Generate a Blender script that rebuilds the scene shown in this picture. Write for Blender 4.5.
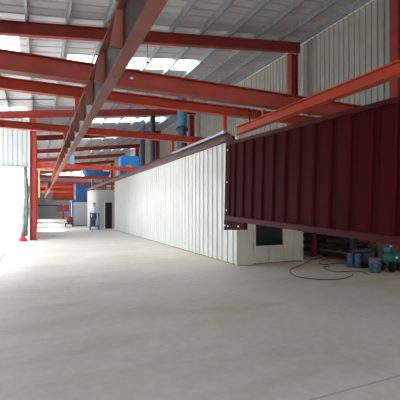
import bpy, bmesh, math, random
from mathutils import Vector, Matrix

S = bpy.context.scene
COL = S.collection
for o in list(bpy.data.objects):
    bpy.data.objects.remove(o, do_unlink=True)
random.seed(7)
PI = math.pi

# ------------------------------------------------------------------ camera, sky, sun, exposure
EYE = 1.6
cam_d = bpy.data.cameras.new('camera')
cam = bpy.data.objects.new('camera', cam_d)
COL.objects.link(cam)
cam.location = (0, 0, EYE)
cam.rotation_euler = (PI / 2, 0, -math.radians(24.0))
cam_d.sensor_width = 36
cam_d.lens = 36 * 362 / 400
cam_d.shift_y = 0.02
cam_d.clip_end = 500
S.camera = cam

W = bpy.data.worlds.new('sky')
S.world = W
W.use_nodes = True
bg = W.node_tree.nodes['Background']
bg.inputs['Color'].default_value = (0.93, 0.97, 1.0, 1)
bg.inputs['Strength'].default_value = 2.1

sun_d = bpy.data.lights.new('sun', 'SUN')
sun_d.energy = 4.0
sun_d.angle = math.radians(1.5)
sun_d.color = (1.0, 0.97, 0.92)
sun = bpy.data.objects.new('sun', sun_d)
COL.objects.link(sun)
el = math.radians(70)
to_sun = Vector((-math.cos(el), 0.10, math.sin(el)))
sun.rotation_euler = to_sun.to_track_quat('Z', 'Y').to_euler()
sun.location = (-20, 10, 40)

S.view_settings.view_transform = 'Standard'
S.view_settings.look = 'None'
S.view_settings.gamma = 1
S.view_settings.use_curve_mapping = False
S.view_settings.exposure = 1.15
S.cycles.max_bounces = 10
S.cycles.diffuse_bounces = 6
S.cycles.use_denoising = True

# ------------------------------------------------------------------ materials
def mat(name, col, rough=0.6, metal=0.0, var=0.12, scale=6.0, dirt=None, dirt_amt=0.0, dirt_scale=1.5, bump=0.0, stretch=None, spec=0.5):
    m = bpy.data.materials.new(name)
    m.use_nodes = True
    nt = m.node_tree
    b = nt.nodes['Principled BSDF']
    b.inputs['Roughness'].default_value = rough
    b.inputs['Specular IOR Level'].default_value = spec
    b.inputs['Metallic'].default_value = metal
    tc = nt.nodes.new('ShaderNodeTexCoord')
    src = tc.outputs['Object']
    if stretch:
        mp = nt.nodes.new('ShaderNodeMapping')
        mp.inputs['Scale'].default_value = stretch
        nt.links.new(src, mp.inputs['Vector'])
        src = mp.outputs['Vector']
    n = nt.nodes.new('ShaderNodeTexNoise')
    n.inputs['Scale'].default_value = scale
    n.inputs['Detail'].default_value = 4
    nt.links.new(src, n.inputs['Vector'])
    r = nt.nodes.new('ShaderNodeValToRGB')
    r.color_ramp.elements[0].position = 0.3
    r.color_ramp.elements[1].position = 0.7
    r.color_ramp.elements[0].color = [c * (1 - var) for c in col] + [1]
    r.color_ramp.elements[1].color = [min(1, c * (1 + var)) for c in col] + [1]
    nt.links.new(n.outputs['Fac'], r.inputs['Fac'])
    out = r.outputs['Color']
    if dirt:
        n2 = nt.nodes.new('ShaderNodeTexNoise')
        n2.inputs['Scale'].default_value = dirt_scale
        n2.inputs['Detail'].default_value = 6
        n2.inputs['Roughness'].default_value = 0.65
        nt.links.new(tc.outputs['Object'], n2.inputs['Vector'])
        r2 = nt.nodes.new('ShaderNodeValToRGB')
        r2.color_ramp.elements[0].position = 0.48
        r2.color_ramp.elements[1].position = 0.68
        r2.color_ramp.elements[0].color = (0, 0, 0, 1)
        r2.color_ramp.elements[1].color = (dirt_amt,) * 3 + (1,)
        nt.links.new(n2.outputs['Fac'], r2.inputs['Fac'])
        mx = nt.nodes.new('ShaderNodeMixRGB')
        mx.inputs['Color2'].default_value = list(dirt) + [1]
        nt.links.new(r2.outputs['Color'], mx.inputs['Fac'])
        nt.links.new(out, mx.inputs['Color1'])
        out = mx.outputs['Color']
    nt.links.new(out, b.inputs['Base Color'])
    if bump:
        bp = nt.nodes.new('ShaderNodeBump')
        bp.inputs['Strength'].default_value = bump
        nt.links.new(n.outputs['Fac'], bp.inputs['Height'])
        nt.links.new(bp.outputs['Normal'], b.inputs['Normal'])
    return m

M = {}
M['red'] = mat('red oxide steel paint', (0.35, 0.050, 0.034), 0.55, spec=0.3, var=0.14, scale=3, dirt=(0.30, 0.07, 0.05), dirt_amt=0.5)
M['bright_red'] = mat('bright red steel paint', (0.54, 0.066, 0.030), 0.5, spec=0.3, var=0.12, scale=3, dirt=(0.42, 0.07, 0.04), dirt_amt=0.4)
M['rafter_red'] = mat('dull red rafter paint', (0.26, 0.030, 0.025), 0.6, spec=0.3, var=0.15, scale=3)
M['girder_red'] = mat('faded pinkish red girder paint', (0.30, 0.085, 0.062), 0.55, var=0.18, scale=4, dirt=(0.5, 0.2, 0.16), dirt_amt=0.4)
M['maroon'] = mat('maroon rail paint and web shade', (0.09, 0.028, 0.028), 0.55, var=0.15)
M['panel'] = mat('dark maroon panel paint', (0.056, 0.005, 0.008), 0.55, var=0.15, spec=0.03, scale=2, stretch=(1, 1, 0.3))
M['panel_trim'] = mat('maroon panel edge paint', (0.075, 0.006, 0.010), 0.5, spec=0.1)
M['bolt'] = mat('pale zinc bolt', (0.75, 0.72, 0.70), 0.4, 0.4)
M['galv'] = mat('galvanised steel', (0.30, 0.31, 0.32), 0.5, 0.4, var=0.2, scale=8)
M['dark_steel'] = mat('dark bar steel', (0.045, 0.047, 0.045), 0.6, 0.2, var=0.3)
M['roof'] = mat('pale grey roof sheet', (0.44, 0.43, 0.435), 0.55, var=0.06, scale=0.7, dirt=(0.36, 0.34, 0.33), dirt_amt=0.4, dirt_scale=0.8)
M['booth'] = mat('off white ribbed sheet', (0.70, 0.73, 0.69), 0.4, var=0.03, scale=1.5, dirt=(0.60, 0.61, 0.56), dirt_amt=0.3, dirt_scale=0.6)
M['booth_end'] = mat('warm white sheet', (0.70, 0.69, 0.62), 0.45, var=0.04, scale=1.5, dirt=(0.55, 0.50, 0.42), dirt_amt=0.5, dirt_scale=1.5)
M['rust'] = mat('rusty brown base dirt', (0.32, 0.22, 0.13), 0.8, var=0.3, scale=5)
M['glass'] = mat('dark window glass', (0.018, 0.024, 0.022), 0.12, var=0.3, scale=1)
M['wall'] = mat('beige grey wall sheet', (0.34, 0.32, 0.29), 0.55, var=0.06, scale=1.2, dirt=(0.27, 0.245, 0.215), dirt_amt=0.4)
M['corner_wall'] = mat('pale grey blue wall sheet', (0.45, 0.48, 0.50), 0.5, var=0.04, scale=1.5)
M['end_wall'] = mat('lilac grey wall paint', (0.44, 0.43, 0.47), 0.7, var=0.06, scale=0.6)
M['blue'] = mat('machine blue paint', (0.028, 0.11, 0.28), 0.4, var=0.1)
M['bright_blue'] = mat('bright blue paint', (0.035, 0.26, 0.75), 0.35, var=0.1)
M['duct_blue'] = mat('duct blue paint', (0.04, 0.14, 0.24), 0.45, var=0.12)
M['navy'] = mat('dark navy paint', (0.018, 0.035, 0.065), 0.5, var=0.2)
M['cyan'] = mat('light blue paint', (0.10, 0.42, 0.68), 0.4, var=0.1)
M['grey_panel'] = mat('grey cabinet paint', (0.42, 0.43, 0.45), 0.5, var=0.05, scale=2)
M['cabin'] = mat('light grey cabin sheet', (0.48, 0.49, 0.48), 0.5, var=0.04, scale=1.5)
M['black'] = mat('black rubber', (0.014, 0.014, 0.014), 0.6, var=0.2)
M['dark_room'] = mat('unlit doorway colour', (0.012, 0.011, 0.012), 0.7)
M['pail'] = mat('pail blue', (0.045, 0.10, 0.19), 0.4, var=0.25, scale=9, dirt=(0.22, 0.26, 0.32), dirt_amt=0.7, dirt_scale=9)
M['lid'] = mat('rusty orange lid', (0.34, 0.17, 0.08), 0.6, var=0.3, scale=12)
M['teal'] = mat('teal machine paint', (0.02, 0.115, 0.125), 0.4, var=0.15)
M['motor'] = mat('blue grey motor paint', (0.06, 0.08, 0.11), 0.5, var=0.2)
M['white'] = mat('white paint', (0.8, 0.8, 0.8), 0.5, var=0.04)
M['yellow'] = mat('yellow webbing', (0.62, 0.42, 0.03), 0.7, var=0.15)
M['tan'] = mat('tan hose rubber', (0.60, 0.36, 0.17), 0.6, var=0.15)
M['orange'] = mat('orange rubber', (0.55, 0.13, 0.04), 0.6, var=0.15)
M['plank'] = mat('dirty yellow timber', (0.34, 0.22, 0.07), 0.8, var=0.3, scale=4, stretch=(6, 1, 6))
M['tarp'] = mat('grey green tarpaulin', (0.15, 0.18, 0.16), 0.6, var=0.35, scale=3)
M['red_cloth'] = mat('bright red cloth', (0.75, 0.03, 0.07), 0.8, var=0.15)
M['fire'] = mat('deep red enamel', (0.20, 0.018, 0.028), 0.5, var=0.15)
M['skin'] = mat('skin', (0.52, 0.27, 0.17), 0.55, var=0.05)
M['shirt'] = mat('pale lilac cotton', (0.66, 0.66, 0.74), 0.8, var=0.06)
M['trousers'] = mat('navy cotton', (0.03, 0.05, 0.11), 0.8, var=0.15)
M['hair'] = mat('brown black hair', (0.05, 0.022, 0.014), 0.6, var=0.3, scale=30)
M['pipe'] = mat('grey blue conduit', (0.36, 0.42, 0.52), 0.35, 0.3, var=0.1)
M['ground'] = mat('pale outdoor paving', (0.72, 0.72, 0.70), 0.8, var=0.05, scale=1)

def floor_material():
    m = bpy.data.materials.new('dusty concrete')
    m.use_nodes = True
    nt = m.node_tree
    L = nt.links
    b = nt.nodes['Principled BSDF']
    b.inputs['Roughness'].default_value = 0.55
    tc = nt.nodes.new('ShaderNodeTexCoord')
    def noise(scale, detail, rough=0.6, vec=None):
        n = nt.nodes.new('ShaderNodeTexNoise')
        n.inputs['Scale'].default_value = scale
        n.inputs['Detail'].default_value = detail
        n.inputs['Roughness'].default_value = rough
        L.new(vec or tc.outputs['Object'], n.inputs['Vector'])
        return n.outputs['Fac']
    def ramp(fac, p0, p1, c0, c1):
        r = nt.nodes.new('ShaderNodeValToRGB')
        r.color_ramp.elements[0].position = p0
        r.color_ramp.elements[1].position = p1
        r.color_ramp.elements[0].color = list(c0) + [1]
        r.color_ramp.elements[1].color = list(c1) + [1]
        L.new(fac, r.inputs['Fac'])
        return r.outputs['Color']
    def mix(fac, a, bb, mode='MIX'):
        x = nt.nodes.new('ShaderNodeMixRGB')
        x.blend_type = mode
        if isinstance(fac, float):
            x.inputs['Fac'].default_value = fac
        else:
            L.new(fac, x.inputs['Fac'])
        L.new(a, x.inputs['Color1'])
        if isinstance(bb, tuple):
            x.inputs['Color2'].default_value = list(bb) + [1]
        else:
            L.new(bb, x.inputs['Color2'])
        return x.outputs['Color']
    base = ramp(noise(0.55, 6, 0.65), 0.32, 0.68, (0.70, 0.685, 0.645), (0.80, 0.795, 0.77))
    fine = ramp(noise(9, 6, 0.7), 0.3, 0.72, (0.88, 0.87, 0.85), (1.03, 1.03, 1.03))
    c = mix(1.0, base, fine, 'MULTIPLY')
    # sandy dust in patches, thickest along the foot of the white booth
    sep = nt.nodes.new('ShaderNodeSeparateXYZ')
    L.new(tc.outputs['Object'], sep.inputs['Vector'])
    mr = nt.nodes.new('ShaderNodeMapRange')
    mr.inputs['From Min'].default_value = 1.0
    mr.inputs['From Max'].default_value = 4.8
    mr.inputs['To Min'].default_value = 0.15
    mr.inputs['To Max'].default_value = 0.95
    L.new(sep.outputs['X'], mr.inputs['Value'])
    mk = ramp(noise(0.5, 7, 0.7), 0.36, 0.62, (0, 0, 0), (1, 1, 1))
    mm = nt.nodes.new('ShaderNodeMath')
    mm.operation = 'MULTIPLY'
    L.new(mr.outputs['Result'], mm.inputs[0])
    L.new(mk, mm.inputs[1])
    c = mix(mm.outputs[0], c, (0.70, 0.50, 0.32))
    # brown streaks across the floor
    mp = nt.nodes.new('ShaderNodeMapping')
    mp.inputs['Scale'].default_value = (0.3, 1.2, 1)
    mp.inputs['Rotation'].default_value = (0, 0, 0.25)
    L.new(tc.outputs['Object'], mp.inputs['Vector'])
    st = ramp(noise(1.1, 7, 0.72, mp.outputs['Vector']), 0.50, 0.70, (0, 0, 0), (0.5, 0.5, 0.5))
    c = mix(st, c, (0.50, 0.42, 0.33))
    # saw cut slab joints
    br = nt.nodes.new('ShaderNodeTexBrick')
    br.offset = 0.0
    br.inputs['Color1'].default_value = (0, 0, 0, 1)
    br.inputs['Color2'].default_value = (0, 0, 0, 1)
    br.inputs['Mortar'].default_value = (1, 1, 1, 1)
    br.inputs['Scale'].default_value = 1.0
    br.inputs['Mortar Size'].default_value = 0.014
    br.inputs['Mortar Smooth'].default_value = 0.4
    br.inputs['Brick Width'].default_value = 80.0
    br.inputs['Row Height'].default_value = 5.2
    mp2 = nt.nodes.new('ShaderNodeMapping')
    mp2.inputs['Location'].default_value = (40.2, -0.13, 0)
    L.new(tc.outputs['Object'], mp2.inputs['Vector'])
    L.new(mp2.outputs['Vector'], br.inputs['Vector'])
    half = nt.nodes.new('ShaderNodeMath')
    half.operation = 'MULTIPLY'
    half.inputs[1].default_value = 0.45
    L.new(br.outputs['Color'], half.inputs[0])
    c = mix(half.outputs[0], c, (0.30, 0.25, 0.20))
    L.new(c, b.inputs['Base Color'])
    bp = nt.nodes.new('ShaderNodeBump')
    bp.inputs['Strength'].default_value = 0.08
    L.new(noise(30, 4), bp.inputs['Height'])
    L.new(bp.outputs['Normal'], b.inputs['Normal'])
    return m
M['floor'] = floor_material()

def skylight_material():
    m = bpy.data.materials.new('milky translucent roof sheet')
    m.use_nodes = True
    nt = m.node_tree
    nt.nodes.remove(nt.nodes['Principled BSDF'])
    out = nt.nodes['Material Output']
    tr = nt.nodes.new('ShaderNodeBsdfTranslucent')
    tr.inputs['Color'].default_value = (0.9, 0.93, 0.95, 1)
    tp = nt.nodes.new('ShaderNodeBsdfTransparent')
    tp.inputs['Color'].default_value = (0.95, 0.97, 1, 1)
    mx = nt.nodes.new('ShaderNodeMixShader')
    n = nt.nodes.new('ShaderNodeTexNoise')
    n.inputs['Scale'].default_value = 2
    mr = nt.nodes.new('ShaderNodeMapRange')
    mr.inputs['To Min'].default_value = 0.05
    mr.inputs['To Max'].default_value = 0.25
    nt.links.new(n.outputs['Fac'], mr.inputs['Value'])
    nt.links.new(mr.outputs['Result'], mx.inputs['Fac'])
    nt.links.new(tr.outputs[0], mx.inputs[1])
    nt.links.new(tp.outputs[0], mx.inputs[2])
    nt.links.new(mx.outputs[0], out.inputs['Surface'])
    return m
M['skylight'] = skylight_material()

# ------------------------------------------------------------------ mesh helpers
class MB:
    def __init__(self):
        self.v = []
        self.f = []
        self.mi = []
        self.smooth = []
    def add(self, vs, fs, mi=0, smooth=False):
        k = len(self.v)
        self.v += [tuple(p) for p in vs]
        for f in fs:
            self.f.append([i + k for i in f])
            self.mi.append(mi)
            self.smooth.append(smooth)
        return self
    def box(self, x0, x1, y0, y1, z0, z1, mi=0):
        vs = [(x, y, z) for z in (z0, z1) for y in (y0, y1) for x in (x0, x1)]
        return self.add(vs, [(0, 2, 3, 1), (4, 5, 7, 6), (0, 1, 5, 4), (2, 6, 7, 3), (0, 4, 6, 2), (1, 3, 7, 5)], mi)
    def prism(self, pts, a, b, axis='Y', mi=0):
        """closed 2D outline swept from a to b along an axis"""
        n = len(pts)
        def P(p, t):
            if axis == 'Y':
                return (p[0], t, p[1])
            if axis == 'X':
                return (t, p[0], p[1])
            return (p[0], p[1], t)
        vs = [P(p, a) for p in pts] + [P(p, b) for p in pts]
        fs = [tuple(range(n)), tuple(range(2 * n - 1, n - 1, -1))]
        fs += [(i, i + n, (i + 1) % n + n, (i + 1) % n) for i in range(n)]
        return self.add(vs, fs, mi)
    def ibeam(self, c, z, H, Wd, a, b, axis='Y', tf=0.014, tw=0.010):
        """I section: centre c across, bottom at z, height H, flange width Wd"""
        h, t = Wd / 2, tw / 2
        pts = [(c - h, z), (c + h, z), (c + h, z + tf), (c + t, z + tf), (c + t, z + H - tf), (c + h, z + H - tf),
               (c + h, z + H), (c - h, z + H), (c - h, z + H - tf), (c - t, z + H - tf), (c - t, z + tf), (c - h, z + tf)]
        return self.prism(pts, a, b, axis)
    def cyl(self, p0, p1, r0, r1=None, n=20, mi=0):
        return self.lathe(p0, p1, [(0, r0), (1, r0 if r1 is None else r1)], n, mi)
    def lathe(self, p0, p1, prof, n=20, mi=0):
        p0, p1 = Vector(p0), Vector(p1)
        d = (p1 - p0)
        q = d.normalized().to_track_quat('Z', 'Y').to_matrix()
        ax, ay = q @ Vector((1, 0, 0)), q @ Vector((0, 1, 0))
        vs = []
        for t, r in prof:
            for k in range(n):
                a = 2 * PI * k / n
                vs.append(p0 + d * t + (ax * math.cos(a) + ay * math.sin(a)) * r)
        fs = []
        for j in range(len(prof) - 1):
            for k in range(n):
                k2 = (k + 1) % n
                fs.append((j * n + k, j * n + k2, (j + 1) * n + k2, (j + 1) * n + k))
        self.add(vs, fs, mi, True)
        m = len(prof) - 1
        self.add(vs[:n], [tuple(range(n - 1, -1, -1))], mi)
        self.add(vs[m * n:], [tuple(range(n))], mi)
        return self
    def tube(self, pts, r, n=8, mi=0, sub=6):
        pts = [Vector(p) for p in pts]
        P = []
        if sub > 1 and len(pts) > 2:
            for i in range(len(pts) - 1):
                a, b = pts[i], pts[i + 1]
                pa = pts[i - 1] if i else a
                pb = pts[i + 2] if i + 2 < len(pts) else b
                for k in range(sub):
                    t = k / sub
                    P.append(0.5 * ((2 * a) + (b - pa) * t + (2 * pa - 5 * a + 4 * b - pb) * t * t + (3 * a - pa - 3 * b + pb) * t ** 3))
            P.append(pts[-1])
        else:
            P = pts
        vs = []
        for i, p in enumerate(P):
            d = (P[min(i + 1, len(P) - 1)] - P[max(i - 1, 0)])
            d = d.normalized() if d.length > 1e-9 else Vector((0, 0, 1))
            up = Vector((0, 0, 1)) if abs(d.z) < 0.9 else Vector((1, 0, 0))
            ax = d.cross(up).normalized()
            ay = d.cross(ax).normalized()
            for k in range(n):
                a = 2 * PI * k / n
                vs.append(p + (ax * math.cos(a) + ay * math.sin(a)) * r)
        fs = []
        for j in range(len(P) - 1):
            for k in range(n):
                k2 = (k + 1) % n
                fs.append((j * n + k, j * n + k2, (j + 1) * n + k2, (j + 1) * n + k))
        fs.append(tuple(range(n - 1, -1, -1)))
        fs.append(tuple(range((len(P) - 1) * n, len(P) * n)))
        return self.add(vs, fs, mi, True)
    def sheet(self, prof, a, b, axis='Z', th=0.006):
        """thin folded sheet: open profile (list of 2D points) given thickness by offsetting in 2D, swept a..b"""
        back = []
        for i, p in enumerate(prof):
            p0 = prof[max(i - 1, 0)]
            p1 = prof[min(i + 1, len(prof) - 1)]
            dx, dy = p1[0] - p0[0], p1[1] - p0[1]
            l = math.hypot(dx, dy) or 1
            back.append((p[0] - dy / l * th, p[1] + dx / l * th))
        n = len(prof)
        def P(p, t):
            return (p[0], p[1], t) if axis == 'Z' else ((t, p[0], p[1]) if axis == 'X' else (p[0], t, p[1]))
        vs = [P(p, a) for p in prof] + [P(p, b) for p in prof] + [P(p, a) for p in back] + [P(p, b) for p in back]
        fs = []
        for i in range(n - 1):
            fs.append((i, i + 1, n + i + 1, n + i))
            fs.append((2 * n + i, 3 * n + i, 3 * n + i + 1, 2 * n + i + 1))
            fs.append((i, 2 * n + i, 2 * n + i + 1, i + 1))
            fs.append((n + i, n + i + 1, 3 * n + i + 1, 3 * n + i))
        fs.append((0, n, 3 * n, 2 * n))
        fs.append((n - 1, 3 * n - 1, 4 * n - 1, 2 * n - 1))
        return self.add(vs, fs)
    def map(self, fn):
        self.v = [tuple(fn(*p)) for p in self.v]
        return self
    def build(self, name, m, parent=None, origin=None, local=False, bevel=0.0):
        xs, ys, zs = zip(*self.v)
        if parent is not None:
            off = Vector((0, 0, 0)) if local else Vector(parent['world_at'])
        else:
            off = Vector(origin) if origin else Vector(((min(xs) + max(xs)) / 2, (min(ys) + max(ys)) / 2, min(zs)))
        me = bpy.data.meshes.new(name)
        me.from_pydata([Vector(p) - off for p in self.v], [], self.f)
        ms = m if isinstance(m, (list, tuple)) else [m]
        for x in ms:
            me.materials.append(x)
        for p, i, s in zip(me.polygons, self.mi, self.smooth):
            p.material_index = i
            p.use_smooth = s
        b = bmesh.new()
        b.from_mesh(me)
        bmesh.ops.recalc_face_normals(b, faces=b.faces)
        b.to_mesh(me)
        b.free()
        o = bpy.data.objects.new(name, me)
        COL.objects.link(o)
        if parent is not None:
            o.parent = parent
            o['world_at'] = list(off)
            # meshes under a part keep the thing's frame
        else:
            o.location = off
            o['world_at'] = list(off)
        if bevel:
            bv = o.modifiers.new('bevel', 'BEVEL')
            bv.width = bevel
            bv.segments = 2
            bv.limit_method = 'ANGLE'
        return o

def tag(o, label, cat, group=None):
    o['label'] = label
    o['category'] = cat
    if group:
        o['group'] = group
    return o

def thing(name, label, cat, loc, group=None):
    o = bpy.data.objects.new(name, None)
    o.empty_display_size = 0.2
    COL.objects.link(o)
    o.location = loc
    o['world_at'] = list(loc)
    return tag(o, label, cat, group)

def struct(name, mb, m, parent=None):
    o = mb.build(name, m, parent)
    if parent is None:
        o['kind'] = 'structure'
    return o

def on_floor(px, py, z=0.0):
    """point of the floor seen at a place of the photo (used to lay hoses and pails where they lie)"""
    d = 362 * (EYE - z) / (py - 208)
    u = (px - 200) / 362
    return Vector((d * (0.4067 + 0.9135 * u), d * (0.9135 - 0.4067 * u), z))

ORD = ['first', 'second', 'third', 'fourth', 'fifth', 'sixth', 'seventh', 'eighth', 'ninth', 'tenth', 'eleventh', 'twelfth', 'thirteenth']

# ------------------------------------------------------------------ the hall: sizes
PITCH = 0.125
def roof_z(x):                      # underside of the roof sheet
    return 6.70 + PITCH * x
SPLIT = 19.98                       # hall is wider towards the camera
EAVE_NEAR, EAVE_FAR = -3.2, -0.55
WALL_R = 8.9
Y0, Y1 = -4.5, 61.0
LEFT_CLOSED = 10.5               # the side stands open beyond this
FRAMES = [1.1, 10.5, 19.9, 26.7, 33.0, 39.2, 45.5, 52.0]

# floor and ground
fl = MB().box(-1.05, WALL_R + 0.2, Y0, Y1, -0.14, 0.0)
struct('floor', fl, M['floor'])
gr = MB().box(-90, -1.13, -40, 140, -0.20, -0.03).box(-1.13, 60, -40, Y0 - 0.02, -0.20, -0.03)
struct('ground', gr, M['ground'])
struct('trim_1', MB().box(-1.13, -1.05, 8.0, 14.9, -0.10, -0.012), M['dark_steel'])

# roof: sheets with ribs running up the slope, milky strips between them
SKY = [(11.6, 13.0, EAVE_NEAR, -0.55), (13.05, 14.2, 0.9, 5.75), (17.0, 18.0, 0.75, 1.7), (23.0, 24.2, 2.1, 7.9),
       (29.2, 30.2, 3.0, 6.2), (36.0, 37.2, 4.0, 8.8), (42.0, 43.2, 1.0, 8.8), (48.0, 49.2, 1.0, 8.8)]
def rib_profile(y0, y1, pitch, depth, flat=0.7):
    pts = [(y0, 0.0)]
    n = max(1, int((y1 - y0) / pitch))
    p = (y1 - y0) / n
    for i in range(n):
        s = y0 + i * p
        pts += [(s + p * flat, 0), (s + p * (flat + 0.06), depth), (s + p * 0.94, depth), (s + p, 0)]
    return pts
def roof_piece(mb, x0, x1, y0, y1):
    prof = rib_profile(y0, y1, 0.36, 0.03)
    k = MB().sheet(prof, x0, x1, 'X', 0.008)
    k.map(lambda x, y, z: (x, y, z + roof_z(x)))
    mb.add(k.v, k.f)
rf = MB()
cuts = [Y0] + [c for k in SKY for c in k[:2]] + [Y1]
for i in range(0, len(cuts), 2):
    a, b = cuts[i], cuts[i + 1]
    if a < SPLIT < b:
        roof_piece(rf, EAVE_NEAR, WALL_R + 0.25, a, SPLIT)
        roof_piece(rf, EAVE_FAR, WALL_R + 0.25, SPLIT, b)
    else:
        roof_piece(rf, EAVE_NEAR if b < SPLIT else EAVE_FAR, WALL_R + 0.25, a, b)
for (a, b, xa, xb) in SKY:
    e_ = EAVE_NEAR if b < SPLIT else EAVE_FAR
    if xa > e_ + 0.01:
        roof_piece(rf, e_, xa, a, b)
    roof_piece(rf, xb, WALL_R + 0.25, a, b)
struct('ceiling', rf, M['roof'])
for i, (a, b, xa, xb) in enumerate(SKY):
    w = MB()
    roof_piece(w, xa, xb, a, b)
    struct('window_%d' % (i + 1), w, M['skylight'])

# right wall, ribbed
wr = MB()
prof = [(-p[1], p[0]) for p in rib_profile(Y0, Y1, 0.21, 0.035, 0.55)]
wr.sheet([(WALL_R + x, y) for x, y in prof], 0.0, roof_z(WALL_R) - 0.17, 'Z', -0.008)
struct('wall_right', wr, M['wall'])
struct('trim_gap_light', MB().box(WALL_R - 0.06, WALL_R + 0.05, Y0, Y1, roof_z(WALL_R) - 0.165, roof_z(WALL_R) - 0.13), M['white'])  # white strip imitates the sky light showing between wall top and roof
# cross wall over the side opening, ribbed, left of the near end of the narrow part
wc = MB()
prof = rib_profile(EAVE_NEAR, -0.47, 0.2, 0.03, 0.6)
k = MB().sheet([(x, SPLIT + y) for x, y in prof], 3.70, 6.05, 'Z', 0.006)
wc.add(k.v, k.f)
struct('wall_corner', wc, M['corner_wall'])
struct('trim_3', MB().box(EAVE_NEAR, -0.47, SPLIT - 0.05, SPLIT + 0.05, 3.62, 3.70), M['galv'])
# left wall of the narrow part, with wide openings
wl = MB()
for a, b in [(20.15, 26.6), (31.0, 33.8), (40.0, 46.0), (54.0, Y1)]:
    prof = [(-0.44 + p[1], p[0]) for p in rib_profile(a, b, 0.25, 0.03, 0.6)]
    wl.sheet(prof, 0.0, 6.30, 'Z', 0.006)
for a, b in [(26.6, 31.0), (33.8, 40.0), (46.0, 54.0)]:
    prof = [(-0.44 + p[1], p[0]) for p in rib_profile(a, b, 0.25, 0.03, 0.6)]
    wl.sheet(prof, 5.9, 6.30, 'Z', 0.006)
struct('wall_left', wl, M['corner_wall'])
# near end wall behind the viewer and the closed stretch of the left side
wn = MB()
for xa, xb, za, zb in [(EAVE_NEAR, -2.6, -0.03, 6.25), (3.0, WALL_R, -0.03, 6.25), (-2.6, 3.0, 4.4, 6.25)]:
    wn.sheet([(x, Y0 + y) for x, y in rib_profile(xa, xb, 0.25, 0.03, 0.6)], za, zb, 'Z', 0.006)
struct('wall_front', wn, M['wall'])
ws = MB()
ws.sheet([(-3.1 + p[1], p[0]) for p in rib_profile(Y0 + 0.1, LEFT_CLOSED, 0.25, 0.03, 0.6)], -0.03, 6.20, 'Z', 0.006)
struct('wall_side', ws, M['corner_wall'])
# end wall
we = MB()
we.sheet([(x, Y1 - 0.1 - y) for x, y in rib_profile(-0.5, WALL_R, 0.3, 0.03, 0.6)], 0.0, 6.55, 'Z', -0.006)
struct('wall_back', we, M['end_wall'])
struct('trim_4', MB().box(-0.4, 3.2, Y1 - 0.22, Y1 - 0.14, 1.92, 2.08), M['dark_steel'])

# ------------------------------------------------------------------ roof steel
rafter_words = {0: 'above and behind the viewer', 1: 'nearest the viewer across the top of the view', 2: 'over the red column by the open side'}
PURLX = [-2.29 + k for k in range(12)]
for i, y in enumerate(FRAMES):
    xl = EAVE_NEAR + 0.1 if i < 3 else -0.42
    root = thing('roof_rafter', 'dull red sloping roof rafter, %s' % (rafter_words.get(i) or '%s frame from the near end' % ORD[i]),
                 'rafter', (xl, y, roof_z(xl) - 0.56), 'rafters across the hall')
    r = MB().ibeam(y, -0.56, 0.34, 0.17, xl, 8.55, 'X').map(lambda x, yy, z: (x, yy, z + roof_z(x)))
    r.build('beam', M['rafter_red'], root)
    if i < 4:
        for px_ in PURLX:
            if px_ < xl + 0.2 or px_ > 8.5:
                continue
            z = roof_z(px_)
            MB().box(px_ + 0.033, px_ + 0.045, y - 0.07, y + 0.07, z - 0.215, z - 0.05).build('cleat', M['rafter_red'], root)
    ends = MB().box(8.55, 8.565, y - 0.1, y + 0.1, roof_z(8.55) - 0.6, roof_z(8.55) - 0.2)
    ends.build('end_plate', M['rafter_red'], root)
for k, x in enumerate(PURLX):
    ya, yb = Y0, (SPLIT if x < EAVE_FAR else Y1 - 0.2)
    z = roof_z(x)
    pts = [(x - 0.03, z - 0.215), (x + 0.03, z - 0.215), (x + 0.03, z - 0.20), (x - 0.022, z - 0.20), (x - 0.022, z - 0.02), (x + 0.03, z - 0.02),
           (x + 0.03, z - 0.006), (x - 0.03, z - 0.006)]
    o = MB().prism(pts, ya, yb).build('purlin', M['galv'])
    tag(o, 'grey galvanised purlin under the roof sheets, %s from the right wall' % ORD[len(PURLX) - 1 - k], 'purlin', 'roof purlins')
for y, a, b, w in [(15.6, 5.7, 8.6, 'by the right wall, past the first milky roof strip'), (17.7, -2.2, 0.65, 'near the open left side')]:
    s = MB().box(a, b, y - 0.025, y + 0.025, -0.26, -0.225).map(lambda x, yy, z: (x, yy, z + roof_z(x)))
    tag(s.build('sag_bar', M['dark_steel']), 'thin dark bar across the purlins, %s' % w, 'bar')

# columns
def column(x0, x1, y, top, label, wy=0.24, m='red', group=None, bracket=False):
    root = thing('steel_column', label, 'column', ((x0 + x1) / 2, y, 0), group)
    xm = (x0 + x1) / 2
    h = wy / 2
    pts = [(x0, y - h), (x0 + 0.016, y - h), (x0 + 0.016, y - 0.006), (x1 - 0.016, y - 0.006), (x1 - 0.016, y - h), (x1, y - h),
           (x1, y + h), (x1 - 0.016, y + h), (x1 - 0.016, y + 0.006), (x0 + 0.016, y + 0.006), (x0 + 0.016, y + h), (x0, y + h)]
    MB().prism(pts, 0.02, top, 'Z').build('shaft', M[m], root)
    MB().box(x0 - 0.05, x1 + 0.05, y - h - 0.05, y + h + 0.05, 0.0, 0.02).build('base_plate', M[m], root)
    if bracket:
        for z in (2.1, 3.55, 4.75):
            MB().box(x0 - 0.06, x0, y - 0.09, y - 0.03, z, z + 0.22).build('wall_bracket', M['white'], root)
    return root
gl, grt = 'left row of red columns', 'right row of red columns'
column(-0.40, -0.11, FRAMES[2] - 0.02, roof_z(-0.3) - 0.60, 'red steel column by the bright open side, draped with grey tarpaulin', bracket=True)
for i in range(3, 8):
    column(-0.38, -0.11, FRAMES[i], roof_z(-0.3) - 0.60, 'red column on the left side, %s behind the draped one' % ORD[i - 3], group=gl)
column(8.16, 8.46, FRAMES[1], roof_z(8.2) - 0.6, 'dull red column against the ribbed right wall under the nearest rafter', m='rafter_red')
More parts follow.
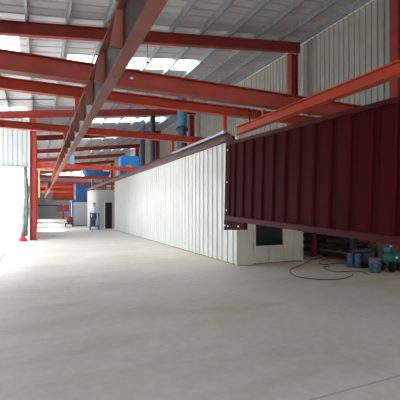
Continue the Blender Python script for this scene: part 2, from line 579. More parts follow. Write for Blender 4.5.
column(8.16, 8.46, FRAMES[2], roof_z(8.2) - 0.6, 'dull red column on the right, beside the thick blue duct', m='rafter_red')
column(8.16, 8.46, FRAMES[3], roof_z(8.2) - 0.6, 'dull red column on the right, beside the two navy ducts', m='rafter_red')
for i in range(4, 8):
    column(8.16, 8.46, FRAMES[i], roof_z(8.2) - 0.6, 'dull red column on the right, %s past the navy ducts' % ORD[i - 4], m='rafter_red', group=grt)
column(8.56, 8.80, 6.66, roof_z(8.6) - 0.25, 'dark red wind column at the right edge of the view', m='rafter_red')

# ties across the hall (their undersides all at one height)
TZ = EYE + 2.05
def tie(y, x0, x1, H, Wd, label, m='red'):
    o = MB().ibeam(y, TZ, H, Wd, x0, x1, 'X').build('tie_beam', M[m])
    return tag(o, label, 'beam', 'horizontal beams across the hall')
tie(6.17, -2.8, 8.48, 0.30, 0.20, 'deep red cross beam, nearest of the horizontal beams overhead', 'red')
tie(7.10, -2.8, 8.48, 0.20, 0.15, 'slimmer red cross beam just behind the deep nearest one', 'bright_red')
tie(10.5, -2.8, 8.14, 0.19, 0.14, 'red cross beam under the nearest rafter, ahead of the thick blue duct', 'bright_red')
tie(19.9, -0.10, 8.14, 0.22, 0.16, 'red cross beam joined to the draped column', 'bright_red')
for i in range(3, 8):
    tie(FRAMES[i], -0.10, 8.14, 0.20, 0.14, 'red cross beam far down the hall, %s behind the one at the draped column' % ORD[i - 3], 'bright_red' if i % 2 else 'red')
tie(1.3, 3.0, 8.48, 0.20, 0.15, 'red cross beam above the near end of the maroon panel', 'red')

# underslung girder with web stiffeners
gz = EYE + 1.24
g = thing('crane_girder', 'long faded red overhead girder with a row of web stiffeners, running down the hall', 'girder', (0.65, 24, gz))
GY0, GY1 = 0.6, 48.0
MB().box(0.598, 0.706, GY0, GY1, gz, gz + 0.016).build('bottom_flange', M['girder_red'], g)
MB().box(0.643, 0.655, GY0, GY1, gz + 0.016, gz + 0.424).build('web', M['maroon'], g)  # web coloured darker than the flanges: its shade is put into the colour
MB().box(0.59, 0.706, GY0, GY1, gz + 0.424, gz + 0.44).build('top_flange', M['girder_red'], g)
n = 0
y = 1.2
while y < GY1 - 0.3:
    MB().prism([(0.535, gz + 0.10), (0.643, gz + 0.10), (0.643, gz + 0.424), (0.592, gz + 0.424)], y, y + 0.02).build('stiffener', M['girder_red'], g)
    y += 0.92
# second rail above the booth side, and the beam the panel hangs from
rail = thing('overhead_rail', 'maroon overhead rail running along the top of the white booth', 'rail', (3.75, 25, EYE + 1.455))
MB().ibeam(3.75, EYE + 1.455, 0.20, 0.12, 7.03, 33.05).build('beam', M['maroon'], rail)
MB().cyl((3.652, 6.9, EYE + 1.64), (3.652, 10.2, EYE + 1.64), 0.034, n=12).build('conduit', M['pipe'], rail)
k = MB().ibeam(3.75, EYE + 1.51, 0.155, 0.13, 1.0, 6.50)
tag(k.build('hanging_beam', M['bright_red']), 'short bright red beam directly above the dark maroon panel', 'beam')
# hangers
def hanger(x, y, z0, z1, label, w=0.075, m='bright_red'):
    root = thing('hanger_post', label, 'post', (x, y, z0), 'red hanger posts under the cross beams')
    MB().box(x - w / 2, x + w / 2, y - w / 2, y + w / 2, z0 + 0.012, z1 - 0.012).build('post', M[m], root)
    MB().box(x - w * .8, x + w * .8, y - w * .8, y + w * .8, z1 - 0.012, z1).build('plate', M[m], root)
    MB().box(x - w * .8, x + w * .8, y - w * .8, y + w * .8, z0, z0 + 0.012).build('plate', M[m], root)
gt = EYE + 1.68
hanger(0.65, 7.1, gt, TZ, 'red hanger post on the long girder below the slimmer near cross beam')
hanger(0.65, 10.5, gt, TZ, 'red hanger post on the long girder below the cross beam under the nearest rafter')
hanger(0.65, 19.9, gt, TZ, 'red hanger post on the long girder below the beam at the draped column')
rt = EYE + 1.655
hanger(3.75, 7.1, rt, TZ, 'bright red hanger post above the far top corner of the maroon panel', 0.085)
hanger(3.75, 10.5, rt, TZ, 'bright red hanger post on the booth side rail, left of the thick blue duct', 0.085)
hanger(3.75, 19.9, rt, TZ, 'red hanger post on the booth side rail, well past the blue duct')
hanger(3.75, 1.3, EYE + 1.665, TZ, 'red hanger post at the near end of the short bright beam')

# ------------------------------------------------------------------ the white booth
BX, BX2, BY, BY2, BZ = 5.0, 7.30, 8.75, 26.4, 3.60
booth = thing('paint_booth', 'long white ribbed sheet booth with a dark window in its near end', 'booth', ((BX + BX2) / 2, 17.5, 0))
prof = [(BX + 0.045 - p[1], p[0]) for p in rib_profile(BY + 0.03, BY2, 0.33, 0.04, 0.6)]
MB().sheet(prof, 0.03, BZ - 0.04, 'Z', -0.01).build('side_wall', M['booth'], booth)
MB().box(BX + 0.06, BX2, BY + 0.05, BY2, BZ - 0.04, BZ).build('roof', M['booth'], booth)
MB().box(BX2 - 0.05, BX2, BY + 0.05, BY2, 0.0, BZ - 0.04).build('back_wall', M['booth'], booth)
MB().box(BX + 0.045, BX2 - 0.05, BY2 - 0.05, BY2, 0.0, BZ - 0.04).build('far_wall', M['booth'], booth)
WX0, WX1, WZ0, WZ1 = 5.60, 6.55, 0.52, 1.75
e = MB()
for (a, b, z0, z1) in [(5.56, WX0, 0.03, BZ - .04), (WX1, 6.62, 0.03, BZ - .04), (6.625, 6.95, 0.03, BZ - .04), (6.955, BX2 - 0.09, 0.03, BZ - .04),
                       (WX0, 6.07, 0.03, WZ0), (6.085, WX1, 0.03, WZ0), (WX0, WX1, WZ1, BZ - .04)]:
    e.box(a, b, BY, BY + 0.045, z0, z1)
e.build('end_wall', M['booth_end'], booth, bevel=0.006)
MB().box(BX, 5.55, BY - 0.012, BY + 0.045, 0.0, BZ).build('corner_trim', M['booth_end'], booth, bevel=0.006)
MB().box(BX2 - 0.09, BX2 + 0.012, BY - 0.012, BY + 0.045, 0.0, BZ).build('corner_trim', M['booth_end'], booth, bevel=0.006)
f = MB()
t = 0.06
f.box(WX0 - t, WX1 + t, BY - 0.05, BY, WZ0 - t, WZ0).box(WX0 - t, WX1 + t, BY - 0.05, BY, WZ1, WZ1 + t)
f.box(WX0 - t, WX0, BY - 0.05, BY, WZ0, WZ1).box(WX1, WX1 + t, BY - 0.05, BY, WZ0, WZ1)
wf = f.build('window', M['booth_end'], booth)
MB().box(WX0, WX1, BY + 0.01, BY + 0.03, WZ0, WZ1).build('pane', M['glass'], wf)
MB().box(BX + 0.035, BX + 0.05, BY + 0.05, BY2, 0.0, 0.03).box(5.56, BX2 - 0.09, BY + 0.01, BY + 0.05, 0.0, 0.03).build('base_strip', M['rust'], booth)

# ------------------------------------------------------------------ the hanging maroon panel
PL, PHT = 6.0, 1.70
pan = thing('corrugated_panel', 'dark maroon corrugated steel panel hanging over the floor in front of the booth', 'panel', (3.755, 7.0, EYE + 1.436))
pan.rotation_euler = (math.radians(2.2), 0, 0)
prof = []
y = -0.20
prof.append((0.0, y))
while y > -PL + 0.40:
    prof += [(0.0, y - 0.17), (0.036, y - 0.19), (0.036, y - 0.30), (0.0, y - 0.34)]
    y -= 0.34
MB().sheet(prof, -PHT + 0.10, -0.07, 'Z', 0.004).build('sheet', M['panel'], pan, local=True)
MB().box(-0.02, 0.075, -PL, 0, -0.07, 0.0).build('top_rail', M['panel_trim'], pan, local=True, bevel=0.006)
MB().box(-0.03, 0.075, -PL, 0, -PHT, -PHT + 0.10).build('bottom_rail', M['panel_trim'], pan, local=True, bevel=0.006)
MB().box(-0.025, 0.075, -0.20, 0, -PHT + 0.10, -0.07).build('end_post', M['panel'], pan, local=True, bevel=0.006)
MB().box(-0.025, 0.075, -PL, -PL + 0.20, -PHT + 0.10, -0.07).build('end_post', M['panel'], pan, local=True, bevel=0.006)
br = MB().prism([(0.02, -PHT - 0.225), (0.02, -PHT), (-0.84, -PHT), (-0.84, -PHT - 0.14)], -0.02, 0.06, 'X')
brk = br.build('corner_bracket', M['panel'], pan, local=True)
for (yy, zz) in [(-0.04, -PHT - 0.12), (-0.18, -PHT - 0.12), (-0.62, -PHT - 0.09)]:
    b = MB().cyl((-0.034, yy, zz), (-0.02, yy, zz), 0.018, n=10).build('bolt', M['bolt'], brk, local=True)
for zz in (-0.18, -0.87, -1.48):
    MB().cyl((-0.041, -0.11, zz), (-0.025, -0.11, zz), 0.017, n=10).build('bolt', M['bolt'], pan, local=True)
for yy in (-0.25, -5.3):       # clamps that carry the panel
    c = MB().box(-0.01, 0.07, yy - 0.06, yy + 0.06, 0.0, 0.03).box(0.01, 0.05, yy - 0.04, yy + 0.04, 0.03, 0.095 - yy * 0.036)
    c.build('clamp', M['panel_trim'], pan, local=True)
MB().prism([(-0.02, 0.0), (-0.34, 0.0), (-0.30, 0.10), (-0.02, 0.22)], -0.03, -0.012, 'X').build('lug_plate', M['panel_trim'], pan, local=True)

# ------------------------------------------------------------------ things on the booth roof
d = thing('vertical_duct', 'thick blue vertical duct rising from the booth roof through the roof sheets', 'duct', (6.35, 16.4, BZ))
MB().cyl((6.35, 16.4, 5.55), (6.35, 16.4, 7.9), 0.24, n=28).build('pipe', M['duct_blue'], d)
MB().lathe((6.35, 16.4, 5.35), (6.35, 16.4, 5.55), [(0, .24), (0, .30), (.5, .30), (.5, .27), (1, .25)], 28).build('collar', M['navy'], d)
MB().cyl((6.35, 16.4, 4.15), (6.35, 16.4, 5.35), 0.235, n=28).build('lower_pipe', M['navy'], d)
MB().box(6.0, 6.75, 16.05, 16.75, BZ, 4.15).build('fan_box', M['navy'], d, bevel=0.02)
MB().cyl((5.80, 16.4, 3.88), (6.0, 16.4, 3.88), 0.13, n=18).build('motor', M['pipe'], d)
for (x, y, w) in [(6.4, 21.5, 'nearer'), (6.4, 23.9, 'farther')]:
    d = thing('navy_duct', 'slim dark navy duct on the booth roof, the %s of the pair' % w, 'duct', (x, y, BZ), 'pair of navy ducts')
    MB().cyl((x, y, BZ + 0.12), (x, y, 7.8), 0.16, n=20).build('pipe', M['navy'], d)
    MB().cyl((x, y, BZ), (x, y, BZ + 0.12), 0.22, n=20).build('flange', M['navy'], d)
u = thing('fan_duct', 'bright blue upside-down U shaped duct on the far end of the booth roof', 'duct', (5.75, 25.0, BZ))
MB().prism([(5.08, 4.15), (5.08, 5.02), (5.22, 5.20), (6.28, 5.20), (6.42, 5.02), (6.42, 4.15), (6.02, 4.15), (6.02, 4.58), (5.92, 4.66), (5.58, 4.66), (5.48, 4.58), (5.48, 4.15)],
           24.7, 25.3).build('elbow', M['bright_blue'], u, bevel=0.03)
MB().box(5.05, 5.51, 24.67, 25.33, BZ, 4.15).build('leg_box', M['blue'], u)
MB().box(5.99, 6.45, 24.67, 25.33, BZ, 4.15).build('leg_box', M['blue'], u)

# ------------------------------------------------------------------ far end of the hall
cb = thing('control_cabin', 'pale grey sheet cabin with a dark doorway beyond the white booth', 'cabin', (5.0, 30, 0))
cbx0, cby = 3.72, 28.6
MB().prism([(cbx0 + 0.5, cby), (4.62, cby), (4.62, cby + .08), (6.9, cby + .08), (6.9, 31.6), (cbx0, 31.6), (cbx0, cby + 0.5), (cbx0 + .04, cby + .31), (cbx0 + .15, cby + .15), (cbx0 + .31, cby + .04)], 0.0, 2.95, 'Z').build('body', M['cabin'], cb)
MB().box(4.62, 5.22, cby - 0.0, cby + 0.078, 2.03, 2.95).box(5.22, 6.9, cby, cby + 0.078, 0, 2.95).build('front_panel', M['cabin'], cb)
MB().box(4.68, 5.22, cby + 0.03, cby + 0.075, 0.0, 2.03).build('doorway_shade', M['dark_room'], cb)  # near-black slab paints the darkness inside the open cabin doorway
MB().box(4.60, 4.68, cby - 0.03, cby + 0.03, 0.0, 2.1).build('door_frame', M['white'], cb)
MB().box(cbx0 - .02, 6.92, cby - 0.02, 31.62, 2.95, 2.99).build('roof', M['cabin'], cb)

tk = thing('dust_tank', 'large blue horizontal tank with a white plate on top of the grey cabin', 'tank', (4.2, 30.2, 2.99))
MB().lathe((3.15, 30.2, 4.5), (5.35, 30.2, 4.5), [(0, 0.08), (0.04, 0.26), (0.10, 0.38), (0.16, 0.42), (0.84, 0.42), (0.90, 0.38), (0.96, 0.26), (1, 0.08)], 24).build('shell', M['blue'], tk)
MB().box(4.75, 5.20, 29.75, 29.78, 4.55, 4.78).build('plate', M['white'], tk)
for x in (3.95, 4.95):
    MB().box(x - .06, x + .06, 29.95, 30.45, 2.99, 4.16).build('leg', M['blue'], tk)

bm = thing('blast_machine', 'blue framed grey cabinet machine with a blue hopper on top', 'machine', (3.5, 34.7, 0))
mx0, mx1, my0, my1 = 2.66, 4.66, 33.6, 35.8
MB().box(mx0 + .1, mx1 - .1, my0 + .03, my1, 0.08, 2.12).build('cabinet', M['grey_panel'], bm)
for x in (mx0, mx1 - 0.12):
    for y in (my0, my1 - .1):
        MB().box(x, x + 0.12, y, y + 0.12, 0.0, 2.12).build('leg', M['blue'], bm)
MB().box(mx0, mx1, my0, my1 + .02, 2.12, 2.28).build('top_frame', M['blue'], bm)
MB().box(mx0 + .12, mx1 - .12, my0, my0 + .05, 0.02, 0.08).build('sill', M['blue'], bm)
h = MB()
h.add([(3.0, 33.7, 2.28), (4.62, 33.7, 2.28), (4.62, 35.7, 2.28), (3.0, 35.7, 2.28), (3.0, 33.7, 3.80), (4.35, 33.7, 3.80), (4.35, 35.7, 3.80), (3.0, 35.7, 3.80)],
      [(0, 3, 2, 1), (4, 5, 6, 7), (0, 1, 5, 4), (1, 2, 6, 5), (2, 3, 7, 6), (3, 0, 4, 7)])
h.build('hopper', M['blue'], bm)
MB().box(2.84, 2.90, 33.75, 33.85, 2.28, 3.7).build('pipe', M['cyan'], bm)

rc = thing('engine_trolley', 'small dark red wheeled engine in front of the blue framed machine', 'trolley', (2.35, 32.4, 0))
MB().box(2.1, 2.62, 32.15, 32.75, 0.24, 0.34).build('chassis', M['black'], rc)
MB().lathe((2.12, 32.45, 0.62), (2.6, 32.45, 0.62), [(0, .18), (.1, .25), (.9, .25), (1, .18)], 18).build('engine', M['fire'], rc)
MB().box(2.25, 2.5, 32.3, 32.6, 0.34, 0.45).build('mount', M['rafter_red'], rc)
for x in (2.06, 2.63):
    for y in (32.2, 32.7):
        MB().cyl((x - .03, y, 0.16), (x + .03, y, 0.16), 0.16, n=16).build('wheel', M['black'], rc)
MB().tube([(2.34, 32.16, 0.3), (2.34, 31.95, 0.6), (2.34, 31.85, 0.95)], 0.02).build('handle', M['rafter_red'], rc)

fp = thing('fire_board', 'dark red twin cabinet board on a post at the far end of the hall', 'board', (3.25, 56.5, 0))
MB().box(3.17, 3.33, 56.45, 56.6, 0.03, 1.2).build('post', M['fire'], fp)
MB().box(2.9, 3.6, 56.3, 56.75, 0, 0.03).build('base_plate', M['fire'], fp)
for x in (2.48, 3.30):
    MB().box(x, x + 0.74, 56.3, 56.55, 1.2, 2.05).build('cabinet', M['fire'], fp, bevel=0.02)
MB().box(2.48, 4.04, 56.48, 56.56, 1.12, 1.2).build('crossbar', M['fire'], fp)
fr = thing('red_shutter', 'wide orange red shutter band high on the far end wall', 'shutter', (3.6, 60.7, 2.9))
MB().box(2.0, 6.6, 60.55, 60.87, 3.05, 5.3).build('curtain', M['bright_red'], fr)
MB().box(1.9, 6.7, 60.5, 60.87, 2.90, 3.05).build('bottom_bar', M['rafter_red'], fr)
MB().box(1.9, 6.7, 60.45, 60.87, 5.3, 5.7).build('roller_box', M['red'], fr)

# ------------------------------------------------------------------ small things by the left column
tp = MB()
prof_r = [(0.75, 0.10), (1.2, 0.115), (1.7, 0.10), (2.1, 0.085), (2.6, 0.09), (3.1, 0.075), (3.6, 0.07)]
n = 22
vs = []
for z, r in prof_r[::1]:
    for k in range(n):
        a = 2 * PI * k / n
        rr = r * (1 + 0.28 * math.sin(6 * a + z * 1.3)) 
        rr += 0.008
        vs.append((-0.585 + rr * 1.05 * math.cos(a) - 0.03 * math.sin(z * 2), 19.74 + rr * math.sin(a), z))
bot = []
for k in range(n):
    a = 2 * PI * k / n
    rr = 0.13 * (1 + 0.3 * math.sin(6 * a))
    bot.append((-0.65 + rr * 1.1 * math.cos(a), 19.74 + rr * math.sin(a), 0.22))
vs = bot + vs
rows = len(prof_r) + 1
fs = [(j * n + k, j * n + (k + 1) % n, (j + 1) * n + (k + 1) % n, (j + 1) * n + k) for j in range(rows - 1) for k in range(n)]
fs += [tuple(range(n - 1, -1, -1)), tuple(range((rows - 1) * n, rows * n))]
tp.add(vs, fs, 0, True)
tag(tp.build('tarpaulin', M['tarp']), 'gathered grey green tarpaulin hanging beside the red column at the open side', 'tarpaulin')
rb = MB()
n, rows = 18, 9
vs = []
for j in range(rows):
    th = PI * 0.5 * j / (rows - 1)
    for k in range(n):
        a = 2 * PI * k / n
        q = 1 + 0.16 * math.sin(3 * a + 1.2 * j) + 0.1 * math.sin(5 * a - j)
        vs.append((-0.70 + 0.19 * q * math.cos(a) * math.cos(th) + 0.0, 19.45 + 0.22 * q * math.sin(a) * math.cos(th), 0.005 + 0.24 * math.sin(th) * (1 + 0.12 * math.sin(2 * a))))
fs = [(j * n + k, j * n + (k + 1) % n, (j + 1) * n + (k + 1) % n, (j + 1) * n + k) for j in range(rows - 1) for k in range(n)]
fs += [tuple(range(n - 1, -1, -1))]
rb.add(vs, fs, 0, True)
tag(rb.build('red_cloth', M['red_cloth']), 'crumpled bright red cloth heap at the foot of the draped column', 'cloth')
hz = EYE
ho = MB().tube([(1.08, 19.0, hz + 1.95), (0.7, 19.0, hz + 1.86), (0.3, 19.0, hz + 1.83), (0.07, 19.0, hz + 1.87), (0.02, 19.0, hz + 1.75), (0.02, 19.05, hz + 1.1), (0.03, 19.05, hz + 0.5)], 0.035)
ho.tube([(0.02, 19.0, hz + 1.87), (-0.05, 19.4, hz + 1.9), (-0.1, 19.75, hz + 1.9)], 0.02)
tag(ho.build('tan_hose', M['tan']), 'tan hose slung from the draped column with one end hanging down', 'hose')
hb = thing('light_blue_box', 'small light blue box standing on the cross beam right of the long girder', 'box', (1.57, 19.9, TZ + 0.22))
MB().box(1.46, 1.68, 19.84, 19.96, TZ + 0.22, TZ + 0.70).build('housing', M['cyan'], hb, bevel=0.01)
MB().cyl((1.57, 19.9, TZ + 0.70), (1.57, 19.9, TZ + 0.82), 0.03, n=10).build('gland', M['cyan'], hb)
# drop wires
for (x, y, zb, lab) in [(1.30, 5.5, EYE + 1.98, 'thin hanging wire with a small white end beside the long girder'), (1.85, 6.56, EYE + 2.7, 'shorter thin hanging wire, right of the white ended one')]:
    w = thing('drop_wire', lab, 'wire', (x, y, zb))
    MB().cyl((x, y, zb + 0.03), (x, y, roof_z(x) - 0.002), 0.005, n=6).build('wire', M['black'], w)
    MB().lathe((x, y, zb), (x, y, zb + 0.03), [(0, .012), (.5, .03), (1, .01)], 10).build('end_fitting', M['white'] if x < 1.5 else M['black'], w)
# strap and cord at the junction above the panel
st = MB()
for (a, b, c_, d_) in [(TZ - 0.035, TZ - 0.03, 7.0, 7.2), (TZ + 0.202, TZ + 0.207, 7.0, 7.2)]:
    st.box(4.66, 4.72, c_, d_, a, b)
st.box(4.66, 4.72, 7.0, 7.005, TZ - 0.03, TZ + 0.202).box(4.66, 4.72, 7.195, 7.2, TZ - 0.03, TZ + 0.202)
tag(st.build('yellow_strap', M['yellow']), 'yellow webbing strap looped round the slimmer near cross beam', 'strap')
cd = MB().tube([(4.33, 7.0, TZ + 0.21), (4.33, 7.0, TZ - 0.02), (4.34, 6.99, TZ - 0.1), (4.335, 7.0, TZ - 0.26)], 0.012)
tag(cd.build('black_cord', M['black']), 'short black cord hanging below the slimmer near cross beam', 'cord')

# ------------------------------------------------------------------ clutter under the panel
rk = thing('steel_rack', 'dark rack of steel bars with a red upright against the right wall', 'rack', (8.5, 8.8, 0))
for y in (9.4, 7.75):
    MB().box(8.24, 8.36, y - 0.06, y + 0.06, 0.0, 1.7).build('upright', M['rafter_red' if y > 9 else 'dark_steel'], rk)
    MB().box(8.70, 8.80, y - 0.05, y + 0.05, 0.0, 1.7).build('upright', M['dark_steel'], rk)
    for z in (0.12, 0.36, 0.60, 0.90):
        MB().box(8.36, 8.70, y - 0.03, y + 0.03, z - 0.05, z).build('arm', M['dark_steel'], rk)
for z, w in [(0.12, 'lowest'), (0.36, 'second'), (0.60, 'third'), (0.90, 'topmost')]:
    for j, (x, q) in enumerate([(8.45, 'front'), (8.60, 'rear')]):
        hh = 0.10 + 0.02 * ((j + int(z * 100)) % 3)
        b = MB().box(x - .055, x + .055, 7.35 - 0.1 * j, 10.2 - 0.12 * j, z, z + hh)
        tag(b.build('steel_bar', M['dark_steel'], bevel=0.008), 'dark square steel bar at the %s of the %s level of the wall rack' % (q, w), 'bar', 'steel bars on the wall rack')
pk = MB().prism([(8.40, 0.222), (8.52, 0.222), (8.52, 0.27), (8.40, 0.27)], 7.9, 9.25)
tag(pk.build('plank', M['plank'], bevel=0.006), 'dirty yellow plank lying on the lowest bars of the steel rack', 'plank')

def pail(px, py, label, r=0.15, h=0.37):
    p = on_floor(px, py)
    x, y = p.x, p.y
    t = thing('paint_pail', label, 'pail', (x, y, 0), 'blue paint pails')
    MB().lathe((x, y, 0), (x, y, h), [(0, r * .9), (.02, r * .92), (.70, r * .98), (.72, r * 1.04), (.76, r * 1.04), (.78, r), (.96, r * 1.02), (1, r * 1.05)], 24).build('body', M['pail'], t)
    MB().lathe((x, y, h), (x, y, h + 0.02), [(0, r * 1.05), (.5, r * 1.05), (1, r * .95)], 24).build('lid', M['lid'], t)
    pts = [(x + r * 1.06 * math.cos(a), y + r * 1.06 * math.sin(a) * 0.95, h * .82 - 0.1 * abs(math.sin(a))) for a in [PI + PI * k / 8 for k in range(9)]]
    MB().tube(pts, 0.006, 6).build('bail_handle', M['galv'], t)
pail(350.2, 267.2, 'blue paint pail with a rusty lid, left one of the touching pair', 0.088, 0.36)
pail(357.8, 268, 'blue paint pail with a rusty lid, right one of the touching pair', 0.088, 0.36)
pail(374.8, 272.5, 'blue paint pail nearest the viewer, beside the teal pump', 0.142, 0.34)
pm = on_floor(365, 267)
mo = thing('pump_motor', 'dark blue grey pump motor between the blue pails', 'motor', (pm.x, pm.y, 0))
MB().box(pm.x - .2, pm.x + .2, pm.y - .13, pm.y + .13, 0.0, 0.06).build('base', M['black'], mo)
MB().lathe((pm.x - .18, pm.y, 0.24), (pm.x + .16, pm.y, 0.24), [(0, .1), (.05, .16), (.3, .17), (.95, .17), (1, .1)], 20).build('body', M['motor'], mo)
MB().box(pm.x - .06, pm.x + .06, pm.y - .1, pm.y + .1, 0.06, 0.12).build('foot', M['motor'], mo)
MB().box(pm.x - .26, pm.x + .16, pm.y - .09, pm.y + .09, 0.42, 0.50).build('terminal_box', M['motor'], mo, bevel=0.01)
MB().tube([(pm.x - .2, pm.y, 0.47), (pm.x - .38, pm.y + .02, 0.50), (pm.x - .45, pm.y, 0.36)], 0.022).build('lever', M['motor'], mo)
tm = on_floor(389.5, 271.0)
te = thing('teal_pump', 'teal wheeled pump at the right edge beside the blue pails', 'pump', (tm.x, tm.y, 0))
MB().lathe((tm.x - .17, tm.y, 0.34), (tm.x + .4, tm.y, 0.34), [(0, .06), (.06, .13), (.15, .16), (.85, .16), (.94, .13), (1, .06)], 20).build('tank', M['teal'], te)
MB().box(tm.x - .1, tm.x + .12, tm.y - .1, tm.y + .1, 0.48, 0.62).build('head', M['teal'], te, bevel=0.02)
MB().lathe((tm.x - .02, tm.y - .05, 0.62), (tm.x - .02, tm.y - .05, 0.66), [(0, .03), (1, .03)], 12).build('cap', M['white'], te)
MB().cyl((tm.x + .05, tm.y - .175, 0.36), (tm.x + .05, tm.y - .155, 0.36), 0.035, n=12).build('gauge', M['white'], te)
for yy in (-0.17, 0.13):
    MB().cyl((tm.x - .08, tm.y + yy, 0.12), (tm.x - .08, tm.y + yy + .05, 0.12), 0.12, n=20).build('wheel', M['black'], te)
MB().box(tm.x + .28, tm.x + .34, tm.y - .1, tm.y + .1, 0.0, 0.2).build('stand', M['black'], te)

def hose(pts, r, label, m='black'):
    P = [on_floor(a, b, r) for a, b in pts]
    tag(MB().tube(P, r, 8).build('hose', M[m]), label, 'hose')
hose([(322, 257.5), (312, 260), (300, 265.5), (291, 269.5), (292, 274), (302, 277.5), (322, 279.5), (340, 279), (350, 276.5), (353, 274.5)], 0.010, 'black hose in the large open loop on the floor')
hose([(320.5, 260.8), (319, 262.8), (324, 264.5), (334, 263.5), (346, 263.5)], 0.010, 'black hose curving from the rack to the pails behind the coil')
hose([(330, 266), (324, 267), (327, 269.5), (336, 271.8), (346, 271.5), (360, 271.3), (368, 274.5)], 0.010, 'black hose bent in a small hook before the pails')
hose([(322, 259.8), (331, 258.8), (343, 259.3)], 0.013, 'short orange hose on the floor by the rack', 'orange')

# ------------------------------------------------------------------ the worker by the cabin
wx, wy = 3.80, 28.03
pf = thing('step_platform', 'low blue steel step under the worker by the grey cabin', 'step', (wx, wy, 0))
MB().box(wx - .35, wx + .35, wy - .22, wy + .30, 0.20, 0.24).build('tread', M['blue'], pf)
for sx in (-.33, .29):
    for sy in (-.2, .24):
        MB().box(wx + sx, wx + sx + .04, wy + sy, wy + sy + .04, 0, 0.20).build('leg', M['blue'], pf)
fx = thing('frame_trolley', 'open blue steel frame trolley standing before the worker', 'trolley', (3.72, 27.2, 0))
for x in (3.40, 3.98):
    for y in (26.98, 27.36):
        MB().box(x, x + .05, y, y + .05, 0.10, 1.18).build('post', M['blue'], fx)
        MB().cyl((x, y + .025, 0.05), (x + .05, y + .025, 0.05), 0.05, n=12).build('castor', M['black'], fx)
MB().box(3.38, 4.05, 26.96, 27.43, 1.18, 1.23).build('top', M['blue'], fx)
MB().box(3.45, 3.98, 27.0, 27.40, 0.30, 0.34).build('shelf', M['navy'], fx)
MB().box(3.62, 3.72, 27.05, 27.35, 0.34, 1.10).build('divider', M['navy'], fx)
MB().box(3.80, 3.96, 27.02, 27.30, 0.34, 0.80).build('bin', M['grey_panel'], fx)
MB().box(3.46, 3.60, 27.02, 27.34, 0.34, 0.95).build('crate', M['motor'], fx)

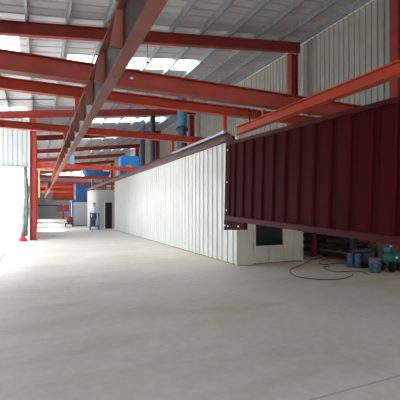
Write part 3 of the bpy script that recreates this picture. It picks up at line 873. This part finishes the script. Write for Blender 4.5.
def person(x, y, z, face):
    J = {}
    V, E, R = [], [], []
    def j(name, p, r, par=None):
        J[name] = len(V)
        V.append(Vector(p)); R.append(r)
        if par:
            E.append((J[par], J[name]))
    j('pelvis', (0, 0, 0.95), 0.135)
    j('waist', (0, 0.0, 1.08), 0.125, 'pelvis')
    j('chest', (0, 0.01, 1.27), 0.145, 'waist')
    j('collar', (0, 0.0, 1.42), 0.09, 'chest')
    j('neck', (0, -0.01, 1.50), 0.055, 'collar')
    j('jaw', (0, -0.035, 1.57), 0.070, 'neck')
    j('skull', (0, -0.02, 1.655), 0.095, 'jaw')
    j('crown', (0, -0.015, 1.72), 0.06, 'skull')
    for s, q in ((1, 'r'), (-1, 'l')):
        j('sh' + q, (0.18 * s, 0, 1.40), 0.062, 'collar')
        j('el' + q, (0.23 * s, -0.03, 1.13), 0.045, 'sh' + q)
        j('wr' + q, (0.19 * s, -0.24, 1.04), 0.030, 'el' + q)
        j('pa' + q, (0.17 * s, -0.31, 1.03), 0.034, 'wr' + q)
        for k in range(4):
            a = (k - 1.5) * 0.022
            L = [0.07, 0.085, 0.08, 0.06][k]
            j('f%d' % k + q, (0.17 * s + a, -0.35, 1.03), 0.010, 'pa' + q)
            j('g%d' % k + q, (0.17 * s + a * 1.1, -0.35 - L * .6, 1.015), 0.009, 'f%d' % k + q)
            j('h%d' % k + q, (0.17 * s + a * 1.1, -0.35 - L * .85, 0.985), 0.008, 'g%d' % k + q)
        j('t0' + q, (0.17 * s - 0.045 * s, -0.31, 1.035), 0.011, 'pa' + q)
        j('t1' + q, (0.17 * s - 0.065 * s, -0.35, 1.03), 0.009, 't0' + q)
        j('hi' + q, (0.095 * s, 0, 0.88), 0.095, 'pelvis')
        j('kn' + q, (0.105 * s, -0.01, 0.50), 0.062, 'hi' + q)
        j('an' + q, (0.11 * s, 0.02, 0.09), 0.045, 'kn' + q)
        j('to' + q, (0.125 * s, -0.15, 0.045), 0.040, 'an' + q)
    me = bpy.data.meshes.new('person_skin')
    me.from_pydata(V, E, [])
    tmp = bpy.data.objects.new('person_tmp', me)
    COL.objects.link(tmp)
    sk = tmp.modifiers.new('skin', 'SKIN')
    sk.use_smooth_shade = True
    for i, d_ in enumerate(me.skin_vertices[0].data):
        d_.radius = (R[i], R[i])
        d_.use_root = (i == 0)
    sb = tmp.modifiers.new('sub', 'SUBSURF')
    sb.levels = 2
    sb.render_levels = 2
    dg = bpy.context.evaluated_depsgraph_get()
    dg.update()
    body = bpy.data.meshes.new_from_object(tmp.evaluated_get(dg))
    bpy.data.objects.remove(tmp, do_unlink=True)
    body.materials.clear()
    for k in ('skin', 'shirt', 'trousers', 'black'):
        body.materials.append(M[k])
    zmin = min(v.co.z for v in body.vertices)
    for v in body.vertices:
        v.co.z -= zmin
    for p in body.polygons:
        c = p.center
        p.use_smooth = True
        if c.z < 0.10:
            p.material_index = 3
        elif c.z < 0.98 and c.y > -0.2:
            p.material_index = 2
        elif c.z < 1.46 and c.y > -0.2:
            p.material_index = 1
        else:
            p.material_index = 0
    root = bpy.data.objects.new('person', None)
    COL.objects.link(root)
    root.location = (x, y, z)
    root.rotation_euler = (0, 0, face)
    tag(root, 'person in a pale shirt and navy trousers standing at the blue frame trolley', 'person')
    b = bpy.data.objects.new('body', body)
    COL.objects.link(b)
    b.parent = root
    # face: nose, eyes, mouth, ears
    ft = MB().lathe((0, -0.10, 1.61), (0, -0.135, 1.60), [(0, .016), (1, .008)], 8)
    ft.build('nose', M['skin'], b, local=True)
    for s in (1, -1):
        MB().lathe((0.032 * s, -0.105, 1.64), (0.032 * s, -0.118, 1.64), [(0, .011), (1, .006)], 8).build('eye', M['black'], b, local=True)
        MB().lathe((0.088 * s, -0.01, 1.62), (0.108 * s, 0.0, 1.62), [(0, .026), (1, .02)], 10).build('ear', M['skin'], b, local=True)
    MB().box(-0.022, 0.022, -0.112, -0.095, 1.562, 1.570).build('mouth', M['red_cloth'], b, local=True)
    hr = MB()
    n, rows = 20, 8
    vs = []
    for q in range(rows):
        th = -0.25 + (PI / 2 + 0.24) * q / (rows - 1)
        for k in range(n):
            a = 2 * PI * k / n
            rr = 0.108 * (1 + 0.03 * math.sin(7 * a + q))
            zz = 0.095 * math.sin(th)
            if math.sin(a) < -0.3 and q < 3:
                zz = max(zz, 0.035)
            vs.append((rr * math.cos(a) * math.cos(th), -0.01 + rr * 1.08 * math.sin(a) * math.cos(th), 1.665 + zz))
    fs = [(j_ * n + k, j_ * n + (k + 1) % n, (j_ + 1) * n + (k + 1) % n, (j_ + 1) * n + k) for j_ in range(rows - 1) for k in range(n)]
    fs.append(tuple(range(n - 1, -1, -1)))
    hr.add(vs, fs, 0, True)
    hr.build('hair', M['hair'], b, local=True)
person(wx, wy + 0.0, 0.24, -0.5)

# tidy: helper property off
for o in bpy.data.objects:
    if 'world_at' in o:
        del o['world_at']
